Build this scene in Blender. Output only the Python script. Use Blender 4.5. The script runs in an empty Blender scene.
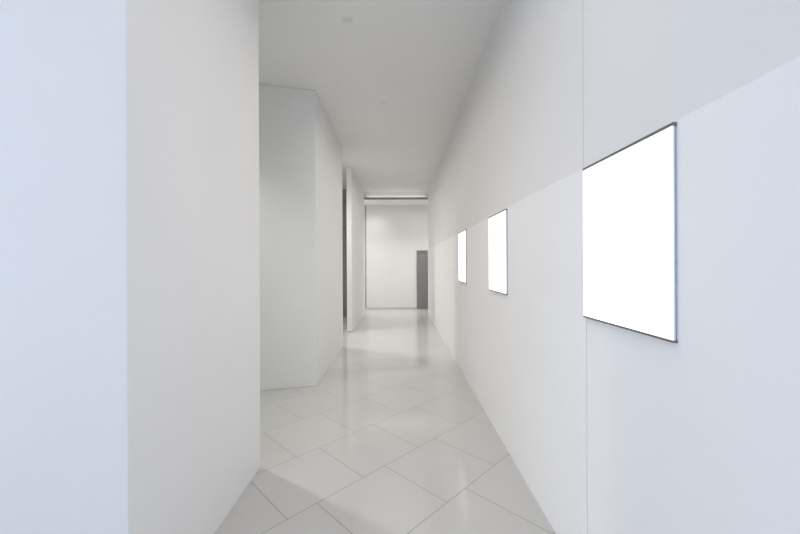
import bpy, bmesh, math
from mathutils import Vector

scene = bpy.context.scene
COL = scene.collection
H = 1.55            # eye height
CEIL = 3.77         # ceiling height of corridor
F = 355.0           # focal length in px of the 800 px frame
T = 0.545 * H       # tile pitch in the 45 degree coordinates (tile side = T/sqrt2 = 0.6 m)


# ---------------------------------------------------------------- materials
def new_mat(name):
    m = bpy.data.materials.new(name)
    m.use_nodes = True
    nt = m.node_tree
    return m, nt, nt.nodes['Principled BSDF']


def paint(name, col, rough=0.55, bump=0.02, scale=140.0, mottling=0.012, spec=0.35):
    """matt wall paint: faint roller texture and faint large mottling"""
    m, nt, b = new_mat(name)
    N, L = nt.nodes, nt.links
    geo = N.new('ShaderNodeNewGeometry')
    big = N.new('ShaderNodeTexNoise'); big.inputs['Scale'].default_value = 1.7
    big.inputs['Detail'].default_value = 3
    L.new(geo.outputs['Position'], big.inputs['Vector'])
    mr = N.new('ShaderNodeMapRange')
    mr.inputs['From Min'].default_value = 0.3; mr.inputs['From Max'].default_value = 0.7
    mr.inputs['To Min'].default_value = 1 - mottling; mr.inputs['To Max'].default_value = 1 + mottling
    L.new(big.outputs['Fac'], mr.inputs['Value'])
    mx = N.new('ShaderNodeVectorMath'); mx.operation = 'SCALE'
    mx.inputs[0].default_value = col
    L.new(mr.outputs['Result'], mx.inputs['Scale'])
    L.new(mx.outputs['Vector'], b.inputs['Base Color'])
    fine = N.new('ShaderNodeTexNoise'); fine.inputs['Scale'].default_value = scale
    L.new(geo.outputs['Position'], fine.inputs['Vector'])
    bp = N.new('ShaderNodeBump'); bp.inputs['Strength'].default_value = bump
    bp.inputs['Distance'].default_value = 0.002
    L.new(fine.outputs['Fac'], bp.inputs['Height'])
    L.new(bp.outputs['Normal'], b.inputs['Normal'])
    b.inputs['Roughness'].default_value = rough
    b.inputs['Specular IOR Level'].default_value = spec
    return m


def plain(name, col, rough=0.4, metal=0.0, spec=0.5):
    m, nt, b = new_mat(name)
    N, L = nt.nodes, nt.links
    nz = N.new('ShaderNodeTexNoise'); nz.inputs['Scale'].default_value = 60
    mr = N.new('ShaderNodeMapRange')
    mr.inputs['To Min'].default_value = max(rough - 0.04, 0.0); mr.inputs['To Max'].default_value = rough + 0.04
    L.new(nz.outputs['Fac'], mr.inputs['Value'])
    L.new(mr.outputs['Result'], b.inputs['Roughness'])
    b.inputs['Base Color'].default_value = (*col, 1)
    b.inputs['Metallic'].default_value = metal
    b.inputs['Specular IOR Level'].default_value = spec
    return m


def brushed(name, c0, c1, rough=0.45):
    """laminate with vertical streaks"""
    m, nt, b = new_mat(name)
    N, L = nt.nodes, nt.links
    geo = N.new('ShaderNodeNewGeometry')
    mp = N.new('ShaderNodeMapping'); mp.inputs['Scale'].default_value = (28, 28, 1.2)
    L.new(geo.outputs['Position'], mp.inputs['Vector'])
    nz = N.new('ShaderNodeTexNoise'); nz.inputs['Scale'].default_value = 1.0
    nz.inputs['Detail'].default_value = 4
    L.new(mp.outputs['Vector'], nz.inputs['Vector'])
    mixc = N.new('ShaderNodeMix'); mixc.data_type = 'RGBA'
    mixc.inputs['A'].default_value = (*c0, 1); mixc.inputs['B'].default_value = (*c1, 1)
    L.new(nz.outputs['Fac'], mixc.inputs['Factor'])
    L.new(mixc.outputs['Result'], b.inputs['Base Color'])
    b.inputs['Roughness'].default_value = rough
    return m


def tile_mat():
    """600 mm polished porcelain, laid at 45 degrees in a one-third bond"""
    m, nt, b = new_mat('polished_porcelain_tile')
    N, L = nt.nodes, nt.links

    def M(op, a, bb=None, c=None):
        n = N.new('ShaderNodeMath'); n.operation = op
        for i, v in enumerate((a, bb, c)):
            if v is None: continue
            if isinstance(v, (int, float)): n.inputs[i].default_value = v
            else: L.new(v, n.inputs[i])
        return n.outputs[0]
    geo = N.new('ShaderNodeNewGeometry')
    sep = N.new('ShaderNodeSeparateXYZ'); L.new(geo.outputs['Position'], sep.inputs[0])
    X, Y = sep.outputs[0], sep.outputs[1]
    c = M('DIVIDE', M('ADD', M('SUBTRACT', X, Y), 1.29 * H), T)          # course coordinate
    row = M('FLOOR', c)                                                    # 0 right of first joint, -1 left
    n = M('SUBTRACT', M('MULTIPLY', row, -1.0), 1.0)                       # strip index
    d = M('ADD', X, Y)
    d0 = M('SUBTRACT', 1.684 * H, M('MULTIPLY', n, 0.19 * H))
    e = M('DIVIDE', M('SUBTRACT', d, d0), T)
    fc, fe = M('FRACT', c), M('FRACT', e)
    dc = M('MINIMUM', fc, M('SUBTRACT', 1.0, fc))
    de = M('MINIMUM', fe, M('SUBTRACT', 1.0, fe))
    dm = M('MULTIPLY', M('MINIMUM', dc, de), T / math.sqrt(2))             # metres to nearest joint
    g = N.new('ShaderNodeMapRange'); g.interpolation_type = 'SMOOTHSTEP'
    g.inputs['From Min'].default_value = 0.0016; g.inputs['From Max'].default_value = 0.0034
    L.new(dm, g.inputs['Value'])
    tile = g.outputs['Result']                                             # 0 joint, 1 tile
    # per-tile tone
    comb = N.new('ShaderNodeCombineXYZ')
    L.new(row, comb.inputs[0]); L.new(M('FLOOR', e), comb.inputs[1])
    wn = N.new('ShaderNodeTexWhiteNoise'); wn.noise_dimensions = '2D'
    L.new(comb.outputs[0], wn.inputs['Vector'])
    # faint veining in the glaze
    vz = N.new('ShaderNodeTexNoise'); vz.inputs['Scale'].default_value = 3.0
    vz.inputs['Detail'].default_value = 6; vz.inputs['Distortion'].default_value = 1.2
    L.new(geo.outputs['Position'], vz.inputs['Vector'])
    tone = M('ADD', M('MULTIPLY', wn.outputs['Value'], 0.035), M('MULTIPLY', vz.outputs['Fac'], 0.05))
    tone = M('ADD', tone, 0.93)
    vm = N.new('ShaderNodeVectorMath'); vm.operation = 'SCALE'
    vm.inputs[0].default_value = TILE
    L.new(tone, vm.inputs['Scale'])
    mixc = N.new('ShaderNodeMix'); mixc.data_type = 'RGBA'
    mixc.inputs['A'].default_value = (0.22, 0.215, 0.21, 1)
    L.new(tile, mixc.inputs['Factor']); L.new(vm.outputs['Vector'], mixc.inputs['B'])
    L.new(mixc.outputs['Result'], b.inputs['Base Color'])
    rr = N.new('ShaderNodeMapRange')
    rr.inputs['To Min'].default_value = 0.7; rr.inputs['To Max'].default_value = 0.12
    L.new(tile, rr.inputs['Value']); L.new(rr.outputs['Result'], b.inputs['Roughness'])
    b.inputs['IOR'].default_value = 1.55
    # very slight waviness of the glaze
    wv = N.new('ShaderNodeTexNoise'); wv.inputs['Scale'].default_value = 5.0
    L.new(geo.outputs['Position'], wv.inputs['Vector'])
    hgt = M('ADD', M('MULTIPLY', wv.outputs['Fac'], 0.25), M('MULTIPLY', tile, 1.0))
    bp = N.new('ShaderNodeBump'); bp.inputs['Strength'].default_value = 0.12
    bp.inputs['Distance'].default_value = 0.001
    L.new(hgt, bp.inputs['Height']); L.new(bp.outputs['Normal'], b.inputs['Normal'])
    return m


def emit_mat(name, col, strength):
    m, nt, b = new_mat(name)
    b.inputs['Base Color'].default_value = (0.9, 0.9, 0.9, 1)
    b.inputs['Roughness'].default_value = 0.25
    b.inputs['Emission Color'].default_value = (*col, 1)
    b.inputs['Emission Strength'].default_value = strength
    return m


TILE = (0.50, 0.492, 0.482)
M_WALL = paint('white_wall_paint', (0.82, 0.815, 0.805))
M_UPPER = paint('off_white_upper_wall_paint', (0.825, 0.82, 0.815))
M_CLAD = paint('white_satin_cladding', (0.92, 0.92, 0.92), rough=0.42, bump=0.008)
M_CEIL = paint('white_ceiling_paint', (0.85, 0.845, 0.832), rough=0.8, bump=0.01)
M_TILE = tile_mat()
M_SHADOWGAP = plain('grey_shadow_gap', (0.30, 0.295, 0.285), 0.7)
M_PROFILE = plain('pale_grey_profile', (0.55, 0.545, 0.53), 0.5)
M_DARKDOOR = brushed('dark_grey_laminate', (0.15, 0.143, 0.138), (0.21, 0.20, 0.195))
M_TRANSOM = brushed('grey_transom_laminate', (0.22, 0.213, 0.205), (0.28, 0.275, 0.27))
M_GREYDOOR = brushed('grey_door_laminate', (0.17, 0.165, 0.16), (0.29, 0.28, 0.27))
M_METAL = plain('dark_anodised_metal', (0.20, 0.20, 0.19), 0.4, 0.3)
M_STEEL = plain('brushed_steel', (0.6, 0.6, 0.6), 0.3, 1.0)
M_LIT = emit_mat('backlit_white_diffuser', (1.0, 1.0, 1.0), 1.03)
M_WHITEPL = plain('white_plastic', (0.82, 0.815, 0.80), 0.7)
M_DARKLENS = plain('unlit_grey_lens', (0.78, 0.775, 0.76), 0.7)


def acrylic():
    m, nt, b = new_mat('clear_acrylic')
    b.inputs['Base Color'].default_value = (0.62, 0.72, 0.84, 1)
    b.inputs['Roughness'].default_value = 0.06
    b.inputs['Transmission Weight'].default_value = 0.0
    b.inputs['IOR'].default_value = 1.49
    return m


M_ACR = acrylic()


# ---------------------------------------------------------------- helpers
def add_box(bm, x0, x1, y0, y1, z0, z1):
    v = [bm.verts.new(p) for p in ((x0, y0, z0), (x1, y0, z0), (x1, y1, z0), (x0, y1, z0),
                                   (x0, y0, z1), (x1, y0, z1), (x1, y1, z1), (x0, y1, z1))]
    for f in ((0, 3, 2, 1), (4, 5, 6, 7), (0, 1, 5, 4), (1, 2, 6, 5), (2, 3, 7, 6), (3, 0, 4, 7)):
        bm.faces.new([v[i] for i in f])
    return bm


def box(*a):
    return add_box(bmesh.new(), *a)


def prism(pts, z0, z1):
    bm = bmesh.new()
    lo = [bm.verts.new((x, y, z0)) for x, y in pts]
    hi = [bm.verts.new((x, y, z1)) for x, y in pts]
    n = len(pts)
    bm.faces.new(lo[::-1]); bm.faces.new(hi)
    for i in range(n):
        bm.faces.new((lo[i], lo[(i + 1) % n], hi[(i + 1) % n], hi[i]))
    return bm


def lathe(bm, prof, seg=40, cx=0, cy=0):
    rings = []
    for r, z in prof:
        if r < 1e-6:
            rings.append([bm.verts.new((cx, cy, z))])
        else:
            rings.append([bm.verts.new((cx + r * math.cos(2 * math.pi * k / seg),
                                        cy + r * math.sin(2 * math.pi * k / seg), z)) for k in range(seg)])
    for a, b in zip(rings, rings[1:]):
        for k in range(seg):
            k2 = (k + 1) % seg
            if len(a) == 1 and len(b) > 1: bm.faces.new((a[0], b[k2], b[k]))
            elif len(b) == 1 and len(a) > 1: bm.faces.new((a[k], a[k2], b[0]))
            elif len(a) > 1: bm.faces.new((a[k], a[k2], b[k2], b[k]))
    return bm


def obj(name, bm, mat, parent=None, bevel=0.0, smooth=False):
    bmesh.ops.recalc_face_normals(bm, faces=bm.faces)
    me = bpy.data.meshes.new(name)
    bm.to_mesh(me); bm.free()
    me.materials.append(mat)
    if smooth:
        for p in me.polygons: p.use_smooth = True
    o = bpy.data.objects.new(name, me)
    COL.objects.link(o)
    if parent: o.parent = parent
    if bevel:
        md = o.modifiers.new('bevel', 'BEVEL'); md.width = bevel; md.segments = 3
        md.limit_method = 'ANGLE'
    return o


def tag(o, label, cat, group=None, kind=None):
    o['label'] = label; o['category'] = cat
    if group: o['group'] = group
    if kind: o['kind'] = kind
    return o


def empty(name, loc):
    o = bpy.data.objects.new(name, None); COL.objects.link(o)
    o.location = loc; o.empty_display_size = 0.1
    return o


def copy_tree(o, parent=None):
    c = o.copy(); COL.objects.link(c)
    if parent: c.parent = parent
    for ch in list(o.children): copy_tree(ch, c)
    return c


# ---------------------------------------------------------------- dimensions
XR = 0.891          # face of the lower cladding on the right wall
XRU = 0.899         # face of the upper right wall
SEAM = H + 0.511 * XR
YEND = 10.93        # where the corridor walls stop and the rear alcove begins
YB = 12.23          # rear wall
YF = -3.6           # how far the place reaches behind the camera
XL = -1.055         # plane of the left wall faces
LOWC = 3.575        # alcove ceiling height

# ---------------------------------------------------------------- shell
tag(obj('floor', box(-4.6, 2.2, YF, YB + 0.15, -0.1, 0), M_TILE),
    'polished pale grey square floor tiles laid diagonally along the corridor', 'floor', kind='structure')
tag(obj('ceiling', box(-4.6, 1.2, YF, YEND + 0.10, CEIL, CEIL + 0.12), M_CEIL),
    'plain white ceiling running over the long corridor', 'ceiling', kind='structure')
tag(obj('ceiling_alcove', box(-2.2, 2.2, YEND + 0.101, YB, LOWC, CEIL + 0.12), M_CEIL),
    'lower white ceiling over the alcove at the far end', 'ceiling', kind='structure')

tag(obj('wall_right', box(XRU, 1.2, YF, YEND, 0, CEIL), M_UPPER),
    'off white upper right wall above the horizontal joint line', 'wall', kind='structure')
# lower cladding: two boards meeting in the vertical joint beside the nearest panel
YJ = 1.69
clad = empty('wall_right_cladding', (XR, 0, 0))
tag(clad, 'smooth white lower cladding on the right wall carrying the lit panels', 'wall cladding', kind='structure')
for y0, y1 in ((YF, YJ - 0.0024), (YJ + 0.0024, YEND)):
    o = obj('cladding_board', box(0, XRU - XR, y0, y1, 0, SEAM), M_CLAD, clad, bevel=0.0012)
obj('joint_strip', box(XRU - XR - 0.003, XRU - XR - 0.0005, YJ - 0.0024, YJ + 0.0024, 0, SEAM - 0.002), M_SHADOWGAP, clad)
up = tag(obj('trim_1', box(XRU - 0.0006, XRU + 0.002, YJ + 0.033, YJ + 0.0362, SEAM, CEIL), M_PROFILE),
         'thin vertical joint in the upper right wall', 'joint', kind='structure')

tag(obj('wall_left_front', prism([(-4.6, 1.393), (XL - 0.012, 1.393), (XL - 0.012, 2.72), (-4.6, 2.72)], 0, CEIL),
        M_WALL, bevel=0.004),
    'nearest white wall block on the left, its end face turned to the camera', 'wall', kind='structure')
tag(obj('wall_left_middle', prism([(XL, 4.53), (XL, 6.65), (-4.6, 6.65), (-4.6, 3.64)], 0, CEIL), M_WALL, bevel=0.006),
    'second white wall block on the left with a grey shaded front', 'wall', kind='structure')
tag(obj('wall_left_back', prism([(-1.19, 8.09), (-1.072, 8.09), (-1.072, YEND), (-1.19, YEND)], 0, CEIL),
        M_WALL, bevel=0.004),
    'farthest thin white partition on the left before the alcove', 'wall', kind='structure')
tag(obj('baseboard_left', box(-1.25, -1.066, 8.07, 8.10, 0, 0.04), M_PROFILE, bevel=0.003),
    'low pale plinth at the foot of the far left partition', 'baseboard', kind='structure')
tag(obj('wall_side_recess', box(-4.72, -4.6, 1.393, YEND, 0, CEIL), M_WALL),
    'outer white wall closing the left side spaces', 'wall', kind='structure')
# side room behind the far partition
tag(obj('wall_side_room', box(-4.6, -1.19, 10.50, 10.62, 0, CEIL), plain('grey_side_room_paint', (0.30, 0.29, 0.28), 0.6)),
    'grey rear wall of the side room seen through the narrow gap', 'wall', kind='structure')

# header and rear wall of the alcove
tag(obj('wall_header', box(-2.2, 2.2, YEND, YEND + 0.10, 3.585, CEIL), M_CEIL),
    'white header over the opening to the far alcove', 'header', kind='structure')
tag(obj('trim_2', box(XL, XR, YEND - 0.055, YEND + 0.10, 3.548, 3.585), M_SHADOWGAP),
    'thin dark slot under the header at the far end', 'trim', kind='structure')
tag(obj('wall_back', box(-2.2, 2.2, YB, YB + 0.12, 0, LOWC), M_WALL),
    'white rear wall of the far alcove beside the grey door', 'wall', kind='structure')
tag(obj('wall_alcove_left', box(-2.32, -2.2, YEND, YB + 0.12, 0, CEIL), M_WALL),
    'left end wall of the far alcove', 'wall', kind='structure')
tag(obj('wall_alcove_right', box(2.2, 2.32, YEND, YB + 0.12, 0, CEIL), M_WALL),
    'right end wall of the far alcove', 'wall', kind='structure')
tag(obj('wall_alcove_return_left', box(-2.2, -1.19, YEND - 0.12, YEND, 0, CEIL), M_WALL),
    'return wall behind the far left partition', 'wall', kind='structure')
tag(obj('wall_alcove_return_right', box(1.2, 2.2, YEND - 0.12, YEND, 0, CEIL), M_WALL),
    'return wall behind the far end of the right wall', 'wall', kind='structure')
tag(obj('trim_3', box(-1.165, -1.130, YB - 0.012, YB, 0.05, LOWC), M_SHADOWGAP),
    'narrow grey vertical joint at the left edge of the rear wall', 'trim', kind='structure')
tag(obj('baseboard_back', box(-1.165, 0.598, YB - 0.012, YB, 0, 0.05), M_PROFILE),
    'low pale grey skirting along the foot of the rear wall', 'baseboard', kind='structure')

# ---------------------------------------------------------------- doors
d = empty('door_1', (0.60, YB, 0))
tag(d, 'grey door at the far end partly hidden by the right wall', 'door', kind='structure')
fr = bmesh.new()
add_box(fr, 0, 0.03, -0.03, 0, 0, 2.02); add_box(fr, 0.90, 0.93, -0.03, 0, 0, 2.02)
add_box(fr, 0.03, 0.90, -0.03, 0, 2.005, 2.02)
obj('door_frame', fr, M_PROFILE, d)
obj('door_leaf', box(0.012, 0.90, -0.034, -0.006, 0.008, 1.945), M_GREYDOOR, d)
obj('door_head', box(0.012, 0.90, -0.05, -0.004, 1.972, 2.004), M_METAL, d)
hd = bmesh.new()
add_box(hd, 0.80, 0.86, -0.046, -0.034, 0.98, 1.04); add_box(hd, 0.72, 0.84, -0.078, -0.064, 1.0, 1.02)
add_box(hd, 0.82, 0.84, -0.070, -0.040, 1.0, 1.02)
obj('door_handle', hd, M_STEEL, d, bevel=0.003)

d = empty('door_2', (-2.30, 10.50, 0))
tag(d, 'tall dark grey door seen through the narrow gap on the left', 'door', kind='structure')
obj('door_leaf', box(0.0, 1.05, -0.03, 0, 0.01, 2.69), M_DARKDOOR, d)
obj('transom', box(0.0, 1.05, -0.03, 0, 2.705, 3.39), M_TRANSOM, d)
fr = bmesh.new()
add_box(fr, -0.04, 0, -0.05, 0, 0, 3.43); add_box(fr, 1.05, 1.09, -0.05, 0, 0, 3.43)
add_box(fr, 0, 1.05, -0.05, 0, 3.39, 3.43)
obj('door_frame', fr, M_METAL, d)

# ---------------------------------------------------------------- lit panels
PW, PZ0, PZ1, PT = 0.556, H - 0.255, H + 0.4465, 0.013
ZC = (PZ0 + PZ1) / 2


def make_panel():
    """flat back-lit board; local x = out of the wall (negative), y = along the wall, z from its lower edge"""
    r = empty('display_panel', (XR, 0, 0))
    hgt = PZ1 - PZ0
    obj('backing', box(-0.006, 0.0, 0.012, PW - 0.012, 0.012, hgt - 0.012), M_PROFILE, r)
    obj('acrylic_sheet', box(-PT + 0.003, -0.006, 0.0, PW, 0.006, hgt - 0.006), M_ACR, r, bevel=0.0008)
    obj('display_face', box(-PT, -PT + 0.003, 0.004, PW - 0.001, 0.005, hgt - 0.005), M_LIT, r)
    obj('rail', box(-PT - 0.0015, 0.0, -0.001, PW + 0.001, hgt - 0.007, hgt + 0.004), M_METAL, r, bevel=0.0008)
    obj('rail', box(-PT - 0.0015, 0.0, -0.001, PW + 0.001, -0.002, 0.006), M_METAL, r, bevel=0.0008)
    return r


base = make_panel()
spots = ((1.136, 'large blank glowing white square panel nearest the camera on the right wall'),
         (2.915, 'middle blank glowing white panel of the three on the right wall'),
         (4.67, 'smallest and farthest blank glowing white panel on the right wall'))
for i, (y, lab) in enumerate(spots):
    p = base if i == 0 else copy_tree(base)
    p.location = (XR, y, PZ0)
    tag(p, lab, 'display panel', 'lit display panels along the right wall')

# ---------------------------------------------------------------- flush ceiling discs
def make_disc():
    r = empty('ceiling_spotlight', (0, 0, CEIL))
    obj('ring', lathe(bmesh.new(), [(0.038, -0.001), (0.040, -0.004), (0.052, -0.004), (0.056, 0.0)], 40), M_WHITEPL, r, smooth=True)
    obj('lens', lathe(bmesh.new(), [(0.0, -0.0015), (0.039, -0.0015)], 40), M_DARKLENS, r)
    return r


cd = make_disc()
for i, (x, y, lab) in enumerate(((-0.46, 3.23, 'faint unlit flush round ceiling fitting nearest the camera'),
                                 (-0.20, 4.90, 'faint unlit flush round ceiling fitting, middle one of three'),
                                 (-0.12, 6.15, 'faint unlit flush round ceiling fitting farthest from the camera'))):
    c = cd if i == 0 else copy_tree(cd)
    c.location = (x, y, CEIL)
    tag(c, lab, 'ceiling light', 'flush round ceiling fittings')


# ---------------------------------------------------------------- light
def lamp(name, kind, loc, target, watts, col, size=150, r=0.05, w=1.0, h=1.0, spread=180):
    l = bpy.data.lights.new(name, kind)
    l.energy = watts * max(col); l.color = [c / max(col) for c in col]
    if kind == 'SPOT':
        l.spot_size = math.radians(size); l.spot_blend = 1.0; l.shadow_soft_size = r
    else:
        l.shape = 'RECTANGLE'; l.size = w; l.size_y = h; l.spread = math.radians(spread)
    o = bpy.data.objects.new(name, l); COL.objects.link(o)
    o.location = loc
    o.rotation_euler = (Vector(target) - Vector(loc)).to_track_quat('-Z', 'Y').to_euler()
    return o


# recess left of the corridor, between the first two wall blocks: downlight and
# an added fill spot aimed across the corridor to brighten the lower right wall
lamp('recess_lamp', 'SPOT', (-2.23, 3.5, 3.66), (-2.0, 3.0, 0), 100, (1.12, 1.18, 1.09), size=110)
lamp('recess_wall_fill', 'SPOT', (-2.23, 3.45, 3.66), (0.89, 2.7, 0.4), 100, (0.72, 0.66, 0.62), size=62)
# downlight of the side room
lamp('side_room_lamp', 'SPOT', (-2.60, 7.42, 3.66), (-2.40, 7.40, 0), 100, (2.75, 2.72, 2.68), size=155)
# alcove: one downlight near the rear wall, plus added fill areas under its ceiling and in its hidden ends
lamp('alcove_lamp_and_fill', 'SPOT', (-0.85, 11.7, 3.55), (-0.82, 12.0, 0), 50, (0.33, 0.33, 0.33), size=115)
lamp('alcove_lamp_and_fill', 'AREA', (-0.05, 11.3, 3.56), (-0.05, 11.35, 0), 50, (0.135, 0.125, 0.12), w=3.6, h=0.4, spread=170)
lamp('alcove_lamp_and_fill', 'AREA', (-0.05, 11.3, 3.56), (-0.05, 11.45, 0), 50, (0.45, 0.44, 0.44), w=3.6, h=0.4, spread=80)
for sx in (-1, 1):
    lamp('alcove_lamp_and_fill', 'AREA', (sx * 2.0, 11.45, 1.8), (0, 11.75, 1.5), 50, (0.10, 0.10, 0.096), w=0.5, h=2.4, spread=170)
# fill areas added under the plain corridor ceiling, with no fixture there
lamp('corridor_fill', 'AREA', (-0.1, 5.5, 3.74), (-0.1, 5.5, 0), 100, (0.355, 0.33, 0.295), w=1.4, h=9, spread=120)
lamp('corridor_fill', 'AREA', (-0.1, 5.5, 3.74), (-0.1, 5.5, 0), 100, (0.275, 0.268, 0.275), w=1.4, h=9, spread=75)
# cove strip lying in the ledge under the header
lamp('cove_lamp', 'AREA', (-0.08, 10.898, 3.60), (-0.08, 10.897, 4.0), 10, (0.05, 0.049, 0.046), w=1.8, h=0.03)

w = bpy.data.worlds.new('daylight'); scene.world = w
w.use_nodes = True
bg = w.node_tree.nodes['Background']
bg.inputs['Color'].default_value = (0.755, 0.84, 1.0, 1)
bg.inputs['Strength'].default_value = 1.58

# ---------------------------------------------------------------- camera
cam = bpy.data.cameras.new('camera')
cam.sensor_width = 36; cam.sensor_fit = 'HORIZONTAL'
cam.lens = F / 800 * 36
cam.shift_x = 1 / 800; cam.shift_y = -3 / 800
cam.clip_start = 0.05; cam.clip_end = 100
co = bpy.data.objects.new('camera', cam); COL.objects.link(co)
co.location = (0, 0, H)
co.rotation_euler = (math.radians(90), math.radians(0.25), 0)
scene.camera = co

scene.view_settings.view_transform = 'Standard'
scene.view_settings.look = 'None'
scene.view_settings.exposure = 0.08
scene.view_settings.gamma = 1.0
scene.view_settings.use_curve_mapping = False
